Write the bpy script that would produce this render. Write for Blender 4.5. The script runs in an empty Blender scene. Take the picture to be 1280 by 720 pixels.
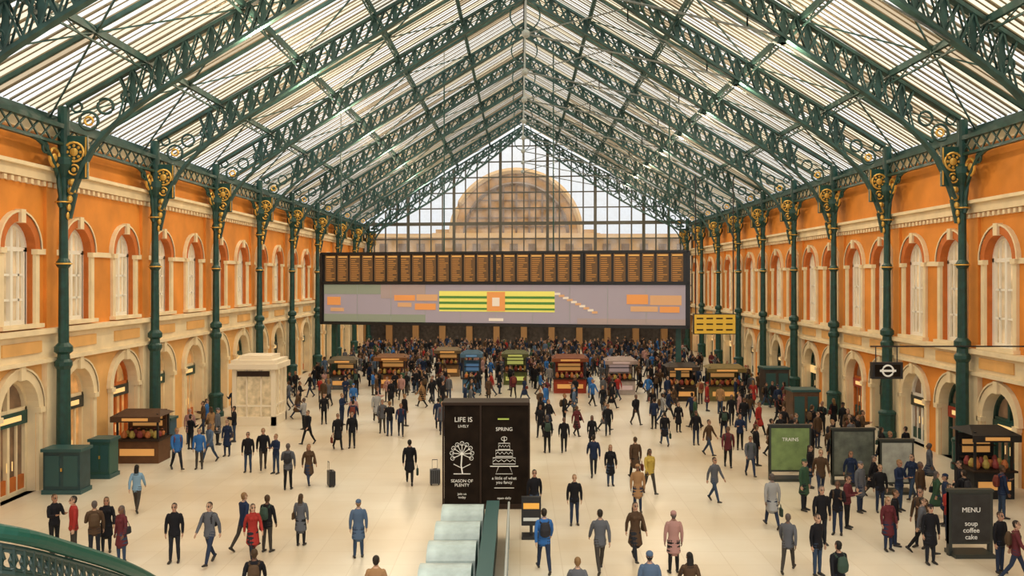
import bpy, math, random
from mathutils import Vector, Matrix, kdtree
random.seed(7)
H=8.2; F=1100.0; VX=650.0; VY=348.0
def G(px,py):
    y=H*F/(py-VY); return ((px-VX)*y/F, y)

# ------------------------------------------------------------------ materials
def mat(name,col,rough=.6,metal=0,var=0.0,scale=3.0,emit=0,bump=0,ecol=None,spec=None):
    m=bpy.data.materials.new(name); m.use_nodes=True
    nt=m.node_tree; b=nt.nodes['Principled BSDF']
    b.inputs['Base Color'].default_value=(*col,1); b.inputs['Roughness'].default_value=rough
    b.inputs['Metallic'].default_value=metal
    if spec is not None: b.inputs['Specular IOR Level'].default_value=spec
    if emit:
        b.inputs['Emission Color'].default_value=(*(ecol or col),1); b.inputs['Emission Strength'].default_value=emit
    if var or bump:
        tc=nt.nodes.new('ShaderNodeTexCoord'); n=nt.nodes.new('ShaderNodeTexNoise')
        n.inputs['Scale'].default_value=scale; n.inputs['Detail'].default_value=5
        nt.links.new(tc.outputs['Object'],n.inputs['Vector'])
        if var:
            r=nt.nodes.new('ShaderNodeValToRGB')
            r.color_ramp.elements[0].position=.3; r.color_ramp.elements[1].position=.7
            r.color_ramp.elements[0].color=(*[c*(1-var) for c in col],1)
            r.color_ramp.elements[1].color=(*[min(1,c*(1+var)) for c in col],1)
            nt.links.new(n.outputs['Fac'],r.inputs['Fac']); nt.links.new(r.outputs['Color'],b.inputs['Base Color'])
            if emit and ecol:
                mm=nt.nodes.new('ShaderNodeMath'); mm.operation='MULTIPLY'; mm.inputs[1].default_value=emit*2
                nt.links.new(n.outputs['Fac'],mm.inputs[0]); nt.links.new(mm.outputs[0],b.inputs['Emission Strength'])
        if bump:
            bp=nt.nodes.new('ShaderNodeBump'); bp.inputs['Strength'].default_value=bump
            nt.links.new(n.outputs['Fac'],bp.inputs['Height']); nt.links.new(bp.outputs['Normal'],b.inputs['Normal'])
    return m
def objcol(name,dark=1.0,rough=.8):
    m=bpy.data.materials.new(name); m.use_nodes=True; nt=m.node_tree; b=nt.nodes['Principled BSDF']
    o=nt.nodes.new('ShaderNodeObjectInfo'); nt.links.new(o.outputs['Color'],b.inputs['Base Color'])
    b.inputs['Roughness'].default_value=rough; b.inputs['Specular IOR Level'].default_value=.2; return m
def randcol(name,cols,rough=.7,mul=1.0):
    m=bpy.data.materials.new(name); m.use_nodes=True; nt=m.node_tree; b=nt.nodes['Principled BSDF']
    o=nt.nodes.new('ShaderNodeObjectInfo'); src=o.outputs['Random']
    if mul!=1.0:
        a=nt.nodes.new('ShaderNodeMath'); a.operation='MULTIPLY'; a.inputs[1].default_value=mul
        c=nt.nodes.new('ShaderNodeMath'); c.operation='FRACT'
        nt.links.new(src,a.inputs[0]); nt.links.new(a.outputs[0],c.inputs[0]); src=c.outputs[0]
    r=nt.nodes.new('ShaderNodeValToRGB'); r.color_ramp.interpolation='CONSTANT'
    while len(r.color_ramp.elements)<len(cols): r.color_ramp.elements.new(.5)
    for i,c in enumerate(cols):
        r.color_ramp.elements[i].position=i/len(cols); r.color_ramp.elements[i].color=(*c,1)
    nt.links.new(src,r.inputs['Fac']); nt.links.new(r.outputs['Color'],b.inputs['Base Color'])
    b.inputs['Roughness'].default_value=rough; b.inputs['Specular IOR Level'].default_value=.25; return m

M_or=mat('orange_render',(.72,.26,.034),.75,var=.16,scale=.6)
M_orD=mat('terracotta_moulding',(.55,.145,.022),.65,var=.15,scale=2)
M_cr=mat('cream_stone',(.82,.67,.43),.65,var=.10,scale=1.2)
M_crO=mat('warm_ochre_render',(.76,.42,.14),.75,var=.15,scale=.7)
M_wh=mat('white_sash_paint',(.88,.84,.74),.5)
M_gr=mat('green_iron',(.010,.055,.046),.4,var=.3,scale=4)
M_gr2=mat('green_iron_roof',(.022,.068,.062),.55,var=.35,scale=2)
M_gold=mat('gold_leaf',(.70,.42,.09),.4,metal=.5)
M_blk=mat('black_metal',(.012,.012,.014),.4)
M_grey=mat('grey_steel',(.33,.36,.35),.5)
M_bar=mat('glazing_bar',(.20,.165,.11),.7)
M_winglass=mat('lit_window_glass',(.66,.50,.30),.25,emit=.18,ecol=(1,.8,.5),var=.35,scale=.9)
M_shop=mat('shop_interior_glow',(.50,.24,.08),.5,emit=.24,ecol=(1,.55,.18),var=.6,scale=1.3)
M_shopD=mat('shop_interior_dim',(.13,.065,.03),.4,emit=.05,ecol=(1,.6,.3),var=.6,scale=1.5)

def pane(name,tr,tl,mix):
    m=bpy.data.materials.new(name); m.use_nodes=True; nt=m.node_tree
    for n in list(nt.nodes):
        if n.type=='BSDF_PRINCIPLED': nt.nodes.remove(n)
    out=[n for n in nt.nodes if n.type=='OUTPUT_MATERIAL'][0]
    a=nt.nodes.new('ShaderNodeBsdfTransparent'); a.inputs[0].default_value=(*tr,1)
    b=nt.nodes.new('ShaderNodeBsdfTranslucent'); b.inputs[0].default_value=(*tl,1)
    n=nt.nodes.new('ShaderNodeTexNoise'); n.inputs['Scale'].default_value=.8; n.inputs['Detail'].default_value=4
    tc=nt.nodes.new('ShaderNodeTexCoord'); nt.links.new(tc.outputs['Object'],n.inputs['Vector'])
    mp=nt.nodes.new('ShaderNodeMapRange'); mp.inputs[1].default_value=.3; mp.inputs[2].default_value=.7
    mp.inputs[3].default_value=max(0,mix-.12); mp.inputs[4].default_value=min(1,mix+.12)
    nt.links.new(n.outputs['Fac'],mp.inputs[0])
    x=nt.nodes.new('ShaderNodeMixShader'); nt.links.new(mp.outputs[0],x.inputs[0])
    nt.links.new(a.outputs[0],x.inputs[1]); nt.links.new(b.outputs[0],x.inputs[2]); nt.links.new(x.outputs[0],out.inputs[0])
    return m
P_wh=pane('pane_white',(.92,.91,.87),(.92,.91,.86),.22)
P_cr=pane('pane_cream',(.80,.71,.53),(.85,.75,.56),.3)
P_gy=pane('pane_grey',(.60,.59,.52),(.65,.62,.54),.35)
P_br=pane('pane_brown',(.44,.35,.24),(.46,.37,.25),.4)
P_cl=pane('pane_clear',(.88,.87,.84),(.85,.83,.78),.12)

# ------------------------------------------------------------------ mesh builder
class MB:
    def __init__(s): s.v=[];s.f=[];s.m=[];s.cur=0
    def add(s,vs,fs,mi):
        o=len(s.v); s.v+= [tuple(q) for q in vs]
        for f in fs: s.f.append(tuple(i+o for i in f)); s.m.append(mi)
    def box(s,c,d,mi=0,rz=0):
        x,y,z=d[0]/2,d[1]/2,d[2]/2; co,si=math.cos(rz),math.sin(rz)
        vs=[]
        for a,b,e in [(-x,-y,-z),(x,-y,-z),(x,y,-z),(-x,y,-z),(-x,-y,z),(x,-y,z),(x,y,z),(-x,y,z)]:
            vs.append((c[0]+a*co-b*si,c[1]+a*si+b*co,c[2]+e))
        s.add(vs,[(0,3,2,1),(4,5,6,7),(0,1,5,4),(1,2,6,5),(2,3,7,6),(3,0,4,7)],mi)
    def beam(s,p,q,w,h,mi=0):
        p=Vector(p);q=Vector(q);t=(q-p).normalized()
        up=Vector((0,0,1)) if abs(t.z)<.97 else Vector((0,1,0))
        a=t.cross(up).normalized(); b=a.cross(t).normalized()
        a=a*w/2;b=b*h/2
        s.add([p-a-b,p+a-b,p+a+b,p-a+b,q-a-b,q+a-b,q+a+b,q-a+b],[(0,3,2,1),(4,5,6,7),(0,1,5,4),(1,2,6,5),(2,3,7,6),(3,0,4,7)],mi)
    def tube(s,pts,r,n=8,mi=0,closed=False):
        pts=[Vector(p) for p in pts]; N=len(pts); rr=r if isinstance(r,(list,tuple)) else [r]*N
        vs=[]
        for i,p in enumerate(pts):
            if closed: t=pts[(i+1)%N]-pts[i-1]
            else: t=pts[min(i+1,N-1)]-pts[max(i-1,0)]
            t.normalize(); ref=Vector((0,0,1)) if abs(t.z)<.9 else Vector((1,0,0))
            a=t.cross(ref).normalized(); b=a.cross(t)
            for k in range(n):
                an=2*math.pi*k/n; vs.append(p+(a*math.cos(an)+b*math.sin(an))*rr[i])
        fs=[]
        for i in range(N if closed else N-1):
            j=(i+1)%N
            for k in range(n): fs.append((i*n+k,i*n+(k+1)%n,j*n+(k+1)%n,j*n+k))
        if not closed: fs.append(tuple(range(n))[::-1]); fs.append(tuple((N-1)*n+k for k in range(n)))
        s.add(vs,fs,mi)
    def lathe(s,x,y,prof,n=12,mi=0,z0=0):
        vs=[];N=len(prof)
        for r,z in prof:
            for k in range(n):
                a=2*math.pi*k/n; vs.append((x+r*math.cos(a),y+r*math.sin(a),z0+z))
        fs=[(i*n+k,i*n+(k+1)%n,(i+1)*n+(k+1)%n,(i+1)*n+k) for i in range(N-1) for k in range(n)]
        fs.append(tuple(range(n))[::-1]); fs.append(tuple((N-1)*n+k for k in range(n)))
        s.add(vs,fs,mi)
    def sphere(s,c,r,mi=0,n=10,m=6):
        if not isinstance(r,(tuple,list)): r=(r,r,r)
        vs=[(c[0],c[1],c[2]-r[2])]
        for i in range(1,m):
            ph=math.pi*i/m
            for k in range(n):
                a=2*math.pi*k/n; vs.append((c[0]+r[0]*math.sin(ph)*math.cos(a),c[1]+r[1]*math.sin(ph)*math.sin(a),c[2]-r[2]*math.cos(ph)))
        vs.append((c[0],c[1],c[2]+r[2])); L=len(vs)-1
        fs=[(0,1+(k+1)%n,1+k) for k in range(n)]
        for i in range(m-2):
            for k in range(n): fs.append((1+i*n+k,1+i*n+(k+1)%n,1+(i+1)*n+(k+1)%n,1+(i+1)*n+k))
        fs+=[(L,1+(m-2)*n+k,1+(m-2)*n+(k+1)%n) for k in range(n)]
        s.add(vs,fs,mi)
    def quad(s,a,b,c,d,mi=0): s.add([a,b,c,d],[(0,1,2,3)],mi)
    def mesh(s,name,mats,smooth=False):
        me=bpy.data.meshes.new(name); me.from_pydata(s.v,[],s.f)
        for m in mats: me.materials.append(m)
        me.polygons.foreach_set('material_index',s.m)
        if smooth: me.polygons.foreach_set('use_smooth',[True]*len(me.polygons))
        me.update(); return me
    def obj(s,name,mats,smooth=False,parent=None,loc=None,rz=0):
        o=bpy.data.objects.new(name,s.mesh(name,mats,smooth)); bpy.context.collection.objects.link(o)
        if loc: o.location=loc
        o.rotation_euler[2]=rz
        if parent: o.parent=parent
        return o
def empty(name,loc=(0,0,0),rz=0):
    o=bpy.data.objects.new(name,None); bpy.context.collection.objects.link(o); o.location=loc; o.rotation_euler[2]=rz; return o
def text(body,size,loc,m,parent,name='lettering',align='CENTER'):
    c=bpy.data.curves.new(name,'FONT'); c.body=body; c.size=size; c.align_x=align; c.extrude=.004; c.materials.append(m)
    o=bpy.data.objects.new(name,c); bpy.context.collection.objects.link(o)
    o.location=loc; o.rotation_euler=(math.pi/2,0,0); o.parent=parent; return o

# ------------------------------------------------------------------ layout
XL,XR=18.7,19.6; CL,CR=18.1,19.0; XM=.3
def zl(k): return 34.9+8.75*k
def zr(k): return 37.8+7.75*k
K0,K1=-4,8
# floor
fm=bpy.data.materials.new('polished_stone_floor'); fm.use_nodes=True; nt=fm.node_tree; b=nt.nodes['Principled BSDF']
tc=nt.nodes.new('ShaderNodeTexCoord'); n=nt.nodes.new('ShaderNodeTexNoise'); n.inputs['Scale'].default_value=.16; n.inputs['Detail'].default_value=7
r=nt.nodes.new('ShaderNodeValToRGB'); r.color_ramp.elements[0].position=.35; r.color_ramp.elements[1].position=.65
r.color_ramp.elements[0].color=(.56,.46,.33,1); r.color_ramp.elements[1].color=(.70,.65,.55,1)
br=nt.nodes.new('ShaderNodeTexBrick'); br.inputs['Scale'].default_value=1; br.offset=0; br.inputs['Brick Width'].default_value=1.2; br.inputs['Row Height'].default_value=1.2
br.inputs['Mortar Size'].default_value=.012; br.inputs['Color1'].default_value=(1,1,1,1); br.inputs['Color2'].default_value=(.94,.93,.91,1); br.inputs['Mortar'].default_value=(.84,.8,.75,1)
mx=nt.nodes.new('ShaderNodeMix'); mx.data_type='RGBA'; mx.blend_type='MULTIPLY'; mx.inputs[0].default_value=1
nt.links.new(tc.outputs['Object'],n.inputs['Vector']); nt.links.new(tc.outputs['Object'],br.inputs['Vector'])
nt.links.new(n.outputs['Fac'],r.inputs['Fac']); nt.links.new(r.outputs['Color'],mx.inputs[6]); nt.links.new(br.outputs['Color'],mx.inputs[7])
nt.links.new(mx.outputs[2],b.inputs['Base Color']); b.inputs['Roughness'].default_value=.3
mb=MB(); mb.box((.4,62,-.15),(46,150,.3),0); mb.obj('floor',[fm])

# ------------------------------------------------------------------ walls
WM=[M_or,M_cr,M_orD,M_crO]
M_lampglow=mat('shop_fascia_lit',(.8,.5,.15),.4,emit=.5,ecol=(1,.68,.3)); M_fasD=mat('shop_fascia_dark',(.03,.035,.03),.4); M_fasR=mat('shop_fascia_red',(.35,.04,.02),.4)
def build_wall(side):
    if side<0: X,z,cfg=XL,zl,dict(sill=6.45,spr=9.3,w=2.05,b0=4.95,b1=6.2,gs=3.2,gw=2.5,c0=12.0,c1=12.5,top=14.3)
    else: X,z,cfg=XR,zr,dict(sill=5.35,spr=8.95,w=2.1,b0=4.1,b1=5.15,gs=2.35,gw=2.4,c0=11.0,c1=11.5,top=14.3)
    P=lambda u,h,d=0:(side*(X-d),u,h)
    mb=MB()
    def opening(u0,u1,h0,h1,cu,w,sill,spr,mi,dep=.38,mold=2):
        r=w/2
        mb.quad(P(u0,h0),P(cu-r,h0),P(cu-r,h1),P(u0,h1),mi); mb.quad(P(cu+r,h0),P(u1,h0),P(u1,h1),P(cu+r,h1),mi)
        if sill>h0: mb.quad(P(cu-r,h0),P(cu+r,h0),P(cu+r,sill),P(cu-r,sill),mi)
        N=14; arc=[(cu-r*math.cos(math.pi*i/N),spr+r*math.sin(math.pi*i/N)) for i in range(N+1)]
        for i in range(N):
            a,bb=arc[i],arc[i+1]
            mb.quad(P(*a),P(*bb),P(bb[0],h1),P(a[0],h1),mi)
        out=[(cu-r,sill)]+arc+[(cu+r,sill)]
        for i in range(len(out)-1):
            mb.quad(P(*out[i]),P(*out[i+1]),P(*out[i+1],-dep),P(*out[i],-dep),1 if mold==1 else 2)
        mb.quad(P(cu-r,sill),P(cu+r,sill),P(cu+r,sill,-dep),P(cu-r,sill,-dep),1)
        t=.34;dd=.14
        for i in range(N):
            a0=math.pi*i/N;a1=math.pi*(i+1)/N
            def q(a,rr,d): return P(cu-rr*math.cos(a),spr+rr*math.sin(a),d)
            mb.quad(q(a0,r,dd),q(a1,r,dd),q(a1,r+t,dd),q(a0,r+t,dd),mold)
            mb.quad(q(a0,r+t,dd),q(a1,r+t,dd),q(a1,r+t,0),q(a0,r+t,0),mold)
            mb.quad(q(a0,r,dd),q(a1,r,dd),q(a1,r,0),q(a0,r,0),mold)
            mb.quad(q(a0,r+t,.19),q(a1,r+t,.19),q(a1,r+t+.08,.19),q(a0,r+t+.08,.19),1)
            mb.quad(q(a0,r+t+.08,.19),q(a1,r+t+.08,.19),q(a1,r+t+.08,0),q(a0,r+t+.08,0),1)
        mb.box(P(cu,spr+r+.2,.12),(.28,.3,.5),1)
        for sg in(-1,1):
            mb.box(P(cu+sg*(r+.15),(sill+spr)/2,.06),(.14,.26,spr-sill),1)
            mb.box(P(cu+sg*(r+.15),spr-.08,.1),(.24,.36,.2),1)
    win=[]
    for k in range(K0,K1):
        a,bz=z(k),z(k+1); md=(a+bz)/2
        for u0,u1 in((a,md),(md,bz)):
            cu=(u0+u1)/2
            gm=3 if side<0 else 0
            opening(u0,u1,0,cfg['b0'],cu,cfg['gw'],0,cfg['gs'],gm,dep=.5,mold=1)
            opening(u0,u1,cfg['b1'],cfg['top'],cu,cfg['w'],cfg['sill'],cfg['spr'],0)
            win.append(cu)
            for (e0,e1) in((u0,cu-cfg['w']/2-.3),(cu+cfg['w']/2+.3,u1)):
                mb.box(P((e0+e1)/2,cfg['spr']-.06,.05),(.1,e1-e0,.22),1)
            mb.box(P(cu,cfg['sill']-.06,.14),(.3,cfg['w']+.7,.16),1)
            mb.box(P(cu,(cfg['b0']+cfg['b1'])/2,.2),(.06,2.6,.45),3)
            nd=10
            for i in range(nd): mb.box(P(u0+(i+.5)*(u1-u0)/nd,cfg['c0']-.12,.12),(.2,.18,.18),1)
        mb.box(P(a,cfg['b0']/2,.1),(.24,1.0,cfg['b0']),1)
        mb.box(P(a,(cfg['b1']+cfg['c0'])/2,.06),(.14,.75,cfg['c0']-cfg['b1']),0)
    y0,y1=z(K0),z(K1); ym=(y0+y1)/2; L=y1-y0
    mb.box(P(ym,(cfg['b0']+cfg['b1'])/2,.08),(.18,L,cfg['b1']-cfg['b0']),1)
    mb.box(P(ym,cfg['b1']-.05,.2),(.45,L,.2),1); mb.box(P(ym,cfg['b0']+.05,.15),(.35,L,.16),1)
    mb.box(P(ym,(cfg['c0']+cfg['c1'])/2,.12),(.3,L,cfg['c1']-cfg['c0']),1)
    mb.box(P(ym,cfg['c1']-.04,.22),(.5,L,.14),1)
    mb.box(P(ym,cfg['top']-.25,.1),(.3,L,.5),1)
    mb.box(P(ym,cfg['top']/2,-.9),(.3,L,cfg['top']),3)
    mb.obj('wall_left' if side<0 else 'wall_right',WM)
    w=cfg['w']
    def joinery(cu,w,sill,spr,nm,glass,frame,d,tr,fas=None):
        m=MB(); r=w/2;N=12
        pts=[P(cu-r,sill,d-.08),P(cu+r,sill,d-.08)]+[P(cu+r*math.cos(math.pi*i/N),spr+r*math.sin(math.pi*i/N),d-.08) for i in range(N+1)]
        m.add(pts,[tuple(range(len(pts)))],1)
        path=[P(cu-r+.06,sill,d)]+[P(cu-(r-.06)*math.cos(math.pi*i/N),spr+(r-.06)*math.sin(math.pi*i/N),d) for i in range(N+1)]+[P(cu+r-.06,sill,d)]
        for i in range(len(path)-1): m.beam(path[i],path[i+1],.14,.14,0)
        m.beam(P(cu-r,sill+.08,d),P(cu+r,sill+.08,d),.12,.18,0); m.beam(P(cu-r,spr,d),P(cu+r,spr,d),.14,.16,0)
        m.beam(P(cu,sill,d),P(cu,spr+r,d),.16,.16,0)
        if tr:
            for sg in(-1,1):
                m.beam(P(cu+sg*r*.52,sill,d),P(cu+sg*r*.52,spr+.75*r,d),.07,.08,0)
                m.beam(P(cu+sg*r*.86,sill,d+.02),P(cu+sg*r*.86,spr,d+.02),.1,.16,0)
            for f in(.33,.66): m.beam(P(cu-r,sill+(spr-sill)*f,d),P(cu+r,sill+(spr-sill)*f,d),.07,.09,0)
        else:
            m.box(P(cu,sill+.35,d-.02),(.1,w,.7),2); m.box(P(cu,spr-.3,d+.06),(.12,w-.1,.5),3)
            m.box(P(cu,spr-.3,d+.13),(.03,w*.6,.2),4)
            for sg in(-1,1): m.beam(P(cu+sg*r*.5,sill,d),P(cu+sg*r*.5,spr-.5,d),.08,.08,0)
            for sg in(-1,1): m.tube([P(cu+sg*.18,1.0,d+.12),P(cu+sg*.18,1.35,d+.12)],.02,6,4)
        m.obj(nm,[frame,glass,M_orD if side<0 else M_gr,fas or M_fasD,M_lampglow])
    base=0 if side<0 else 100
    for i,cu in enumerate(win):
        if cu<18: continue
        joinery(cu,w,cfg['sill'],cfg['spr'],'window_%d'%(base+i+1),M_winglass,M_wh,-.28,True)
        joinery(cu,cfg['gw'],0.0,cfg['gs'],'door_%d'%(base+i+1),random.choice([M_shop,M_shop,M_shopD]) if side<0 else random.choice([M_shop,M_shopD,M_shopD]),random.choice([M_wh,M_orD,M_gr,M_gr]) if side>0 else random.choice([M_cr,M_orD,M_gr]),-.4,False,random.choice([M_fasD,M_fasD,M_lampglow,M_fasR,M_gr]))
build_wall(-1); build_wall(1)

# ------------------------------------------------------------------ roof
HE,HR=14.5,26.0
def rp(side,t,kf,off=0):
    xe=-XL if side<0 else XR; ze=zl(kf) if side<0 else zr(kf); zm=(zl(kf)+zr(kf))/2
    return Vector((xe+(XM-xe)*t, ze+(zm-ze)*t, HE+(HR-HE)*t+off))
rows=[0,.2,.4,.6,.8,1.0]
g=MB(); bars=MB(); pur=MB()
NS=10
for side in(-1,1):
    for k in range(K0,K1):
        for j in range(NS):
            k0=k+j/NS;k1=k+(j+1)/NS
            rs=random.random()
            for i in range(5):
                rr=rs if random.random()<.65 else random.random()
                mi=0 if rr<.46 else 1 if rr<.80 else 2 if rr<.92 else 3
                g.quad(rp(side,rows[i],k0,.3),rp(side,rows[i],k1,.3),rp(side,rows[i+1],k1,.3),rp(side,rows[i+1],k0,.3),mi)
            bars.beam(rp(side,0,k0,.27),rp(side,1,k0,.27),.13,.05,0)
            bars.beam(rp(side,0,(k0+k1)/2,.28),rp(side,1,(k0+k1)/2,.28),.06,.03,0)
        for i,t in enumerate(rows):
            pur.beam(rp(side,t,k,.10),rp(side,t,k+1,.10),.15,.26,0)
            if 0<i<5:
                pur.beam(rp(side,t,k,-.3),rp(side,t,k+1,-.3),.07,.07,0)
                for q in range(8):
                    pur.beam(rp(side,t,k+q/8,-.3 if q%2 else 0),rp(side,t,k+(q+1)/8,0 if q%2 else -.3),.04,.04,0)
        pur.beam(rp(side,0,k+.5,.15),rp(side,1,k+.5,.15),.14,.14,0)
        for a,c in((0,.4),(.4,.8)):
            pur.beam(rp(side,a,k,.0),rp(side,c,k+1,.0),.06,.06,0); pur.beam(rp(side,c,k,.0),rp(side,a,k+1,.0),.06,.06,0)
    pur.beam(rp(side,0,K0,-.1),rp(side,0,K1,-.1),.5,.25,0)
g.obj('roof_glazing',[P_wh,P_cr,P_gy,P_br]); bars.obj('roof_glazing_bars',[M_bar]); pur.obj('roof_purlins',[M_gr2])

inn=[(0,10.6),(.012,11.6),(.03,12.5),(.055,13.4),(.09,14.2),(.14,15.0),(.22,16.05),(.34,17.5),(.5,19.4),(.75,22.35),(1,25.0)]
def ih(t):
    for i in range(len(inn)-1):
        if t<=inn[i+1][0]+1e-9:
            a,b2=inn[i],inn[i+1]; return a[1]+(b2[1]-a[1])*(t-a[0])/(b2[0]-a[0])
    return inn[-1][1]
def truss(k):
    m=MB(); zc=(zl(k)+zr(k))/2; ends=[]
    for side in(-1,1):
        xe=-CL if side<0 else CR; ze=zl(k) if side<0 else zr(k)
        xe-=side*.15
        def q(t,h): return Vector((xe+(XM-xe)*t,ze+(zc-ze)*t,h))
        def oh(t): return HE+.55+(HR-HE-.65)*t
        N=38; ts=[0,.012,.03,.055,.08,.11]+[.11+(.89)*i/(N-6) for i in range(1,N-5)]
        dY=Vector((0,.12,0))
        for i in range(len(ts)-1):
            a,c=ts[i],ts[i+1]
            m.beam(q(a,ih(a)),q(c,ih(c)),.34,.12,0); m.beam(q(a,oh(a)),q(c,oh(c)),.34,.13,0)
            if a>=.11:
                for s_ in(-1,1):
                    m.beam(q(a,ih(a))+dY*s_,q(c,oh(c))+dY*s_,.03,.075,0); m.beam(q(a,oh(a))+dY*s_,q(c,ih(c))+dY*s_,.03,.075,0)
                if i%2==0: m.beam(q(a,ih(a)),q(a,oh(a)),.22,.07,0)
                else:
                    mid=(q(a,ih(a))+q(c,oh(c)))/2
                    m.box(mid,(.15,.28,.15),0)
        d=(q(1,0)-q(0,0)).normalized()
        def ring(t,h,R,r2,mi):
            c=q(t,h); m.tube([c+d*R*math.cos(2*math.pi*i/16)+Vector((0,0,R*math.sin(2*math.pi*i/16))) for i in range(16)],r2,6,mi,closed=True)
        ring(.08,15.05,.30,.06,0); ring(.045,14.45,.36,.06,0); ring(.125,15.45,.22,.05,0); ring(.045,14.45,.16,.05,1); ring(.02,15.0,.2,.05,0)
        pc=q(.016,13.0)
        m.beam(pc-d*.5,pc+d*.5,.14,1.7,3)
        for yy in(-.1,.1):
            nrm=Vector((0,yy,0))
            for (R,zo,rr2) in((.38,.2,.05),(.2,-.5,.04)):
                m.tube([pc+nrm+d*R*math.cos(2*math.pi*i/16)+Vector((0,0,zo+R*math.sin(2*math.pi*i/16))) for i in range(16)],rr2,6,1,closed=True)
            m.sphere(pc+nrm+Vector((0,0,.2)),(.17,.06,.17),1); m.sphere(pc+nrm-Vector((0,0,.5)),(.1,.05,.1),1)
            for a in range(8):
                an=a*math.pi/4; m.sphere(pc+nrm+d*.25*math.cos(an)+Vector((0,0,.2+.25*math.sin(an))),(.065,.04,.065),1,6,4)
            for sg in(-1,1): m.box(pc+nrm+d*sg*.46,(.05,.04,1.6),1)
        for i in range(5):
            h=12.0-i*.33; tt=.016-.003*i
            m.sphere(q(tt*.7,h),(.2-.03*i,.16,.17),1,8,5)
        ends.append(q)
    ql,qr=ends
    hub=Vector((XM,zc,20.6))
    for q in(ql,qr):
        m.beam(q(.42,ih(.42)),hub,.08,.08,2); m.beam(q(.72,ih(.72)),hub,.06,.06,2)
        m.beam(q(.42,ih(.42)),q(.72,ih(.72)-.7),.06,.06,2); m.beam(q(.22,ih(.22)),q(.5,ih(.5)-.6),.06,.06,2)
        m.beam(q(.5,ih(.5)-.6),q(.5,ih(.5)),.06,.06,2); m.beam(q(.5,ih(.5)-.6),q(.72,ih(.72)-.7),.05,.05,2); m.beam(q(.72,ih(.72)-.7),q(.72,ih(.72)),.06,.06,2)
        # small dark cup on the lower chord, added above the invisible fill light
        c=q(.42,ih(.42)); m.lathe(c.x,c.y,[(.05,0),(.1,-.1),(.2,-.32),(.2,-.34)],10,0,z0=c.z)
    m.beam(hub,(XM,zc,25.2),.08,.08,2); m.sphere(hub,.22,2)
    m.beam(ql(.6,ih(.6)),qr(.6,ih(.6)),.08,.08,2); m.beam(ql(.82,ih(.82)),qr(.82,ih(.82)),.12,.12,0)
    m.tube([Vector((XM+.9*math.cos(2*math.pi*i/20),zc,24.0+.9*math.sin(2*math.pi*i/20))) for i in range(20)],.05,6,0,closed=True)
    m.obj('roof_truss',[M_gr2,M_gold,M_grey,M_gr])
for k in range(-3,K1+1): truss(k)

# ------------------------------------------------------------------ columns
def column_mesh():
    m=MB()
    m.lathe(0,0,[(.46,0),(.46,.25),(.4,.32),(.4,1.15),(.44,1.2),(.44,1.3),(.27,1.42),(.25,4.6),(.33,4.75),(.33,4.9),(.24,5.0),(.22,5.2),(.34,5.3),(.34,5.5),(.2,5.65),(.18,8.6),(.26,8.7),(.26,8.85),(.17,9.0),(.16,11.0),(.24,11.15),(.24,11.3),(.17,11.5),(.17,12.2),(.42,12.7),(.42,12.95),(.22,13.1),(.22,15.0)],12,0)
    for z in(5.4,8.78,11.22): m.tube([(.3*math.cos(a*math.pi/8),.3*math.sin(a*math.pi/8),z) for a in range(16)],.03,5,1,closed=True)
    return m
cm=column_mesh().mesh('iron_column',[M_gr,M_gold],False)
for side in(-1,1):
    for k in range(-3,K1+1):
        x=-CL if side<0 else CR; y=zl(k) if side<0 else zr(k)
        o=bpy.data.objects.new('iron_column',cm); o.location=(x,y,0); bpy.context.collection.objects.link(o)
for side in(-1,1):
    m=MB(); x=-CL if side<0 else CR; z=zl if side<0 else zr
    for k in range(-3,K1):
        a,c=z(k),z(k+1)
        m.beam((x,a,14.2),(x,c,14.2),.25,.18,0); m.beam((x,a,13.5),(x,c,13.5),.2,.12,0)
        for q in range(10):
            u0=a+(c-a)*q/10;u1=a+(c-a)*(q+1)/10
            m.beam((x,u0,13.5),(x,u1,14.2),.05,.07,0); m.beam((x,u0,14.2),(x,u1,13.5),.05,.07,0)
        for sg,e in((1,a),(-1,c)):
            pts=[(x,e+sg*(.2+2.1*(1-math.cos(tt))),11.0+2.5*math.sin(tt)) for tt in [i*math.pi/16 for i in range(9)]]
            m.tube(pts,.09,6,0)
            m.tube([(x,e+sg*(.68+.36*math.cos(i*math.pi/7)),12.9+.36*math.sin(i*math.pi/7)) for i in range(14)],.06,5,1,closed=True)
            m.tube([(x,e+sg*(1.35+.2*math.cos(i*math.pi/7)),13.2+.2*math.sin(i*math.pi/7)) for i in range(14)],.05,5,0,closed=True)
            m.sphere((x,e+sg*.68,12.9),(.08,.17,.17),1,8,5)
    m.obj('arcade_girder',[M_gr,M_gold])

# ------------------------------------------------------------------ end gable
m=MB(); yl,yr=zl(K1),zr(K1)
def ey(x): return yl+(yr-yl)*(x+XL)/(XL+XR)
def roofh(x):
    return HE+(HR-HE)*((x+XL)/(XM+XL) if x<XM else (XR-x)/(XR-XM))
n=28
for i in range(n+1):
    x=-XL+(XL+XR)*i/n
    m.beam((x,ey(x),5.5),(x,ey(x),roofh(x)),.15 if i%4 else .34,.2,0)
for h in [5.6,7.4,9.2,11,12.8,14.6,16.4,18.2,20,21.8,23.6]:
    if h<HE: a,b2=-XL,XR
    else: t=(h-HE)/(HR-HE); a=-XL+(XM+XL)*t; b2=XR-(XR-XM)*t
    m.beam((a,ey(a),h),(b2,ey(b2),h),.14,.14 if h not in(11,14.6) else .4,0)
m.add([(-XL,yl+.1,5.5),(XR,yr+.1,5.5),(XR,yr+.1,HE),(XM,ey(XM)+.1,HR),(-XL,yl+.1,HE)],[(0,1,2,3,4)],1)
m.obj('window_0',[mat('gable_mullions',(.08,.075,.06),.5),P_cl])
m=MB()
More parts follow.
